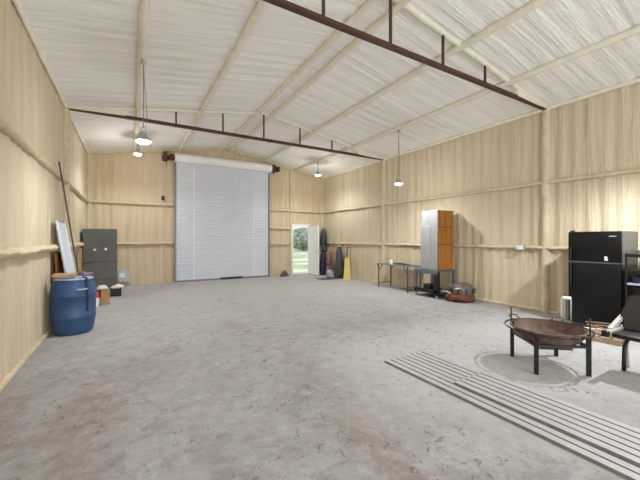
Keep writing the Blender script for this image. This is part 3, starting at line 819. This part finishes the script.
# white bottle left of fridge, hand cart handle
root = empty('jug', (6.90, 2.86, 0)); tag(root, 'slim white jug on floor left of the refrigerator', 'jug')
MB().lathe([(0, 0), (.045, 0), (.05, .01), (.05, .36), (.03, .42), (.02, .43), (0, .43)], 22).build('jug_body', M['white'], root, smooth=40)
MB().lathe([(0, .43), (.026, .43), (.026, .47), (0, .47)], 16).build('cap', M['galv'], root)
root = empty('hand_truck', (5.98, 2.44, 0), R(20)); tag(root, 'small hand cart with grey loop handle before the refrigerator', 'cart')
MB().tube([(0, -.05, .06), (0, -.05, .50), (0, -.035, .54), (0, .035, .54), (0, .05, .50), (0, .05, .06)], .012, 8).build('handle', M['galv'], root, smooth=True)
MB().box(-.02, .02, -.055, .055, .52, .565, .01).build('grip', M['paper'], root)
MB().box(-.22, .03, -.13, .13, .045, .065, .004).build('toe_plate', M['dark_metal'], root)
b = MB()
for s_ in (-1, 1): MB().lathe([(0, -.02), (.045, -.02), (.05, 0), (.045, .02), (0, .02)], 18, M=Matrix.Translation((.03, s_ * .15, .05)) @ Matrix.Rotation(R(90), 4, 'X')).build('wheel', M['black_paint'], root)

# ------------------------------------------------------------------ fire pit
FX, FY = 4.23, 1.93
root = empty('fire_pit', (FX, FY, 0)); tag(root, 'round rusty fire pit bowl on square black four-legged stand', 'fire pit')
LEG = [(-.07, .36), (-.40, -.08), (.04, -.39), (.41, .08)]
for i, (x, y) in enumerate(LEG):
    MB().box(-.022, .022, -.022, .022, 0, .445, .003, Matrix.Translation((x, y, 0)) @ Matrix.Rotation(R(30), 4, 'Z')).build('leg', M['black_paint'], root)
for i in range(4):
    a, c = LEG[i], LEG[(i + 1) % 4]
    MB().bar((a[0], a[1], .31), (c[0], c[1], .31), .028).build('crossbar', M['black_paint'], root)
b = MB()
prof = [(0, .255), (.14, .262), (.25, .285), (.32, .33), (.36, .39), (.375, .445), (.366, .447), (.35, .392), (.307, .338), (.24, .295), (.13, .274), (0, .268)]
b.lathe(prof, 56); b.build('bowl', M['rust_bowl'], root, smooth=50)
b = MB()
b.tube([(math.cos(a) * .425, math.sin(a) * .425, .435) for a in [2 * math.pi * k / 48 for k in range(49)]], .011, 8, cap=False)
b.build('ring', M['dark_metal'], root, smooth=True)
# grill plate lying a little tilted in the bowl mouth
b = MB().lathe([(0, .0), (.19, .0), (.215, .010), (.235, .035), (.225, .035), (.21, .016), (.19, .010), (0, .009)], 56, M=Matrix.Translation((.0, .0, .305)) @ Matrix.Rotation(R(2), 4, 'Y'))
b.build('pan', M['rust_bowl'], root, smooth=40)
for aa in (R(150), R(-118), R(10), R(75)):
    b = MB()
    b.tube([(math.cos(aa - .13) * .425, math.sin(aa - .13) * .425, .44), (math.cos(aa - .12) * .48, math.sin(aa - .12) * .48, .475), (math.cos(aa) * .495, math.sin(aa) * .495, .483), (math.cos(aa + .12) * .48, math.sin(aa + .12) * .48, .475), (math.cos(aa + .13) * .425, math.sin(aa + .13) * .425, .44)], .009, 8)
    b.build('handle', M['galv'] if aa > 2 else M['rust_bowl'], root, smooth=True)
for (x, y) in (LEG[0], LEG[2]):
    MB().tube([(x * 1.03, y * 1.03, .44), (x * 1.03, y * 1.03, .62)], .009, 8).build('rod', M['rust_steel'], root)

# scrap on the floor behind the pit
root = empty('scrap_plank', (4.98, 2.22, 0), R(-38)); tag(root, 'short rusty plate lying on floor behind the fire pit', 'plate')
MB().box(-.20, .20, -.13, .13, 0, .03, .005).build('plate_body', M['rust_steel'], root); MB().box(-.2, .2, -.015, .015, .03, .07).build('rib', M['tan_leg'], root)
rnd = random.Random(5)
def stick(p, q, r, m_, name, label, cat, grp):
    P, Q = Vector(p), Vector(q); mid = (P + Q) / 2 + Vector((rnd.uniform(-.03, .03), rnd.uniform(-.03, .03), .003))
    tag(MB().tube([P, mid, Q], r, 7).build(name, M[m_], smooth=40), label, cat, grp)
root = empty('wood_pallet', (5.98, 1.98, 0), R(4)); tag(root, 'low wooden pallet of scraps on floor before the refrigerator', 'pallet')
b = MB()
for y in (-.19, -.065, .065, .19): b.box(-.20, .20, y - .05, y + .05, .06, .08)
for x in (-.17, .17): b.box(x - .03, x + .03, -.22, .22, 0, .06)
b.build('slat_deck', M['wood_light'], root)
k = 0
for (x, y, a, L_) in ((5.90, 1.94, 1.4, .5), (6.00, 1.96, 1.9, .52), (5.94, 2.0, 1.1, .42), (6.04, 1.92, 2.3, .38), (5.95, 1.94, 2.0, .46)):
    z = .10 + .036 * k
    dx, dy = math.cos(a) * L_ / 2, math.sin(a) * L_ / 2
    stick((x - dx, y - dy, z), (x + dx, y + dy, z), .013, ('wood_light', 'paper', 'tan_wood', 'wood_light', 'tan_leg')[k], 'stick', 'loose weathered stick in the pile on the wooden pallet', 'stick', 'sticks on the wooden pallet'); k += 1
# ------------------------------------------------------------------ chair at right
root = empty('padded_chair', (4.75, 1.20, 0)); tag(root, 'dark brown padded chair with tubular black legs cut by right frame edge', 'chair')
Mb = Matrix.Translation((.17, .02, .57)) @ Matrix.Rotation(R(14), 4, 'Z') @ Matrix.Rotation(R(10), 4, 'Y')
hx = [(-.24, .06), (-.17, .27), (.17, .27), (.24, .06), (.20, -.22), (-.20, -.22)]
b = MB().prism(hx, .055, Mb @ Matrix.Rotation(R(90), 4, 'Z') @ Matrix.Rotation(R(90), 4, 'X') @ Matrix.Translation((0, 0, -.03)))
bmesh.ops.bevel(b.bm, geom=b.bm.edges[:], offset=.012, segments=2, affect='EDGES')
b.build('backrest', M['chair_brown'], root, smooth=40)
MB().box(-.27, .16, -.22, .22, .415, .465, .02).build('seat', M['black_paint'], root, smooth=40)
for s_ in (1, -1):
    MB().box(-.32, .16, s_ * .245 - .024, s_ * .245 + .024, .445, .485, .008).build('seat_rail', M['chair_gray'], root)
    MB().box(-.36, -.30, s_ * .245 - .03, s_ * .245 + .03, .425, .49, .008).build('end_cap', M['black_paint'], root)
    b = MB().bar((-.20, s_ * .25, .48), (.15, s_ * .25, .585), .04); b.build('arm', M['chair_gray'], root)
    b = MB().tube([(.20, s_ * .12, .36), (.14, s_ * .17, .36), (.08, s_ * .19, .33), (.045, s_ * .20, .26), (.03, s_ * .20, .14), (.025, s_ * .20, 0)], .020, 10)
    b.build('leg', M['black_paint'], root, smooth=True)
    b = MB().tube([(.10, s_ * .20, .40), (.16, s_ * .21, .2), (.22, s_ * .22, .0)], .014, 8); b.build('rear_leg', M['chair_gray'], root, smooth=True)
b = MB().tube([(.12, -.16, .40), (.17, -.16, .50)], .016, 8); b.tube([(.12, .16, .40), (.17, .16, .50)], .016, 8); b.build('back_bracket', M['black_paint'], root)
b = MB().box(.02, .22, -.2, .2, .385, .415, .005); b.build('underframe', M['black_paint'], root)

# ------------------------------------------------------------------ ribbed sheets on floor
def ribbed(name, x0, x1, y0, y1, z, nrib, label, seed):
    rnd = random.Random(seed)
    b = MB(); prof = []
    w = (x1 - x0) / nrib
    for k in range(nrib):
        a = x0 + k * w
        prof += [(a, 0), (a + w * .08, 0), (a + w * .14, .016), (a + w * .90, .016), (a + w * .96, 0)]
    prof.append((x1, 0))
    top = [[b.bm.verts.new((p[0], y, z + .004 + p[1])) for p in prof] for y in lin(y0, y1, .4)]
    bot = [[b.bm.verts.new((p[0], y, z + p[1] - .0)) for p in prof] for y in lin(y0, y1, .4)]
    n = len(prof)
    for g, fl in ((top, 0), (bot, 1)):
        for j in range(len(g) - 1):
            for i in range(n - 1):
                q = (g[j][i], g[j][i + 1], g[j + 1][i + 1], g[j + 1][i]); b.bm.faces.new(q[::-1] if fl else q)
    for j in (0, -1):
        for i in range(n - 1): b.bm.faces.new((top[j][i], top[j][i + 1], bot[j][i + 1], bot[j][i]))
    for i in (0, -1):
        for j in range(len(top) - 1): b.bm.faces.new((top[j][i], top[j + 1][i], bot[j + 1][i], bot[j][i]))
    o = b.build(name, M['sheet']); o.data.materials.append(M['sheet_groove'])
    for p in o.data.polygons:          # darker grey on the valleys and rib flanks
        zs_ = [o.data.vertices[v].co.z for v in p.vertices]
        if max(zs_) - z < .010 or (max(zs_) - min(zs_) > .012): p.material_index = 1
    return tag(o, label, 'metal sheet', 'ribbed sheets on the floor')
ribbed('ribbed_metal_sheet', 2.63, 3.33, -1.4, 2.95, .001, 8, 'wide ribbed metal sheet flat on floor, underneath the shorter one', 1)
ribbed('ribbed_metal_sheet', 2.80, 3.325, -1.6, 2.12, .022, 6, 'shorter ribbed metal sheet lying on top of the wider one', 2)

# ------------------------------------------------------------------ light and camera
w = bpy.data.worlds.new('sky'); bpy.context.scene.world = w; w.use_nodes = True
nt = w.node_tree; bg = nt.nodes['Background']
sky = nt.nodes.new('ShaderNodeTexSky'); sky.sky_type = 'HOSEK_WILKIE'; sky.turbidity = 6; sky.ground_albedo = .4
sky.sun_direction = Vector((.75, .1, .65)).normalized()
mx = nt.nodes.new('ShaderNodeMix'); mx.data_type = 'RGBA'; mx.inputs[0].default_value = .65; mx.inputs[7].default_value = (1, 1, 1, 1)
nt.links.new(sky.outputs[0], mx.inputs[6]); nt.links.new(mx.outputs[2], bg.inputs['Color']); bg.inputs['Strength'].default_value = 1.2
sd = bpy.data.lights.new('sun', 'SUN'); sd.energy = 2.2; sd.angle = R(3); so = bpy.data.objects.new('sun', sd); C.objects.link(so)
so.rotation_euler = Vector((-.35, .55, -.75)).to_track_quat('-Z', 'Y').to_euler()
def area(name, loc, rot, sx, sy, e, col=(1, 1, 1)):
    d = bpy.data.lights.new(name, 'AREA'); d.shape = 'RECTANGLE'; d.size = sx; d.size_y = sy; d.energy = e; d.color = col
    o = bpy.data.objects.new(name, d); C.objects.link(o); o.location = loc; o.rotation_euler = rot; return o
# fill light added at the rear opening to brighten the whole room
area('rear_fill_light', (3.1, YF + .05, 1.9), (R(90), 0, 0), 5.0, 3.6, 285, (.95, .975, 1.0))

cd = bpy.data.cameras.new('camera'); cam = bpy.data.objects.new('camera', cd); C.objects.link(cam)
cam.location = (0, 0, 1.476); cam.rotation_euler = (R(90), 0, R(-30.5))
cd.sensor_width = 36; cd.lens = 324 / 640 * 36; cd.shift_y = -1 / 640; cd.clip_start = .02; cd.clip_end = 300
sc = bpy.context.scene; sc.camera = cam
sc.view_settings.view_transform = 'Standard'; sc.view_settings.look = 'None'; sc.view_settings.exposure = 0.10; sc.view_settings.gamma = 1.08
sc.cycles.use_denoising = True
sc.cycles.max_bounces = 10; sc.cycles.diffuse_bounces = 7
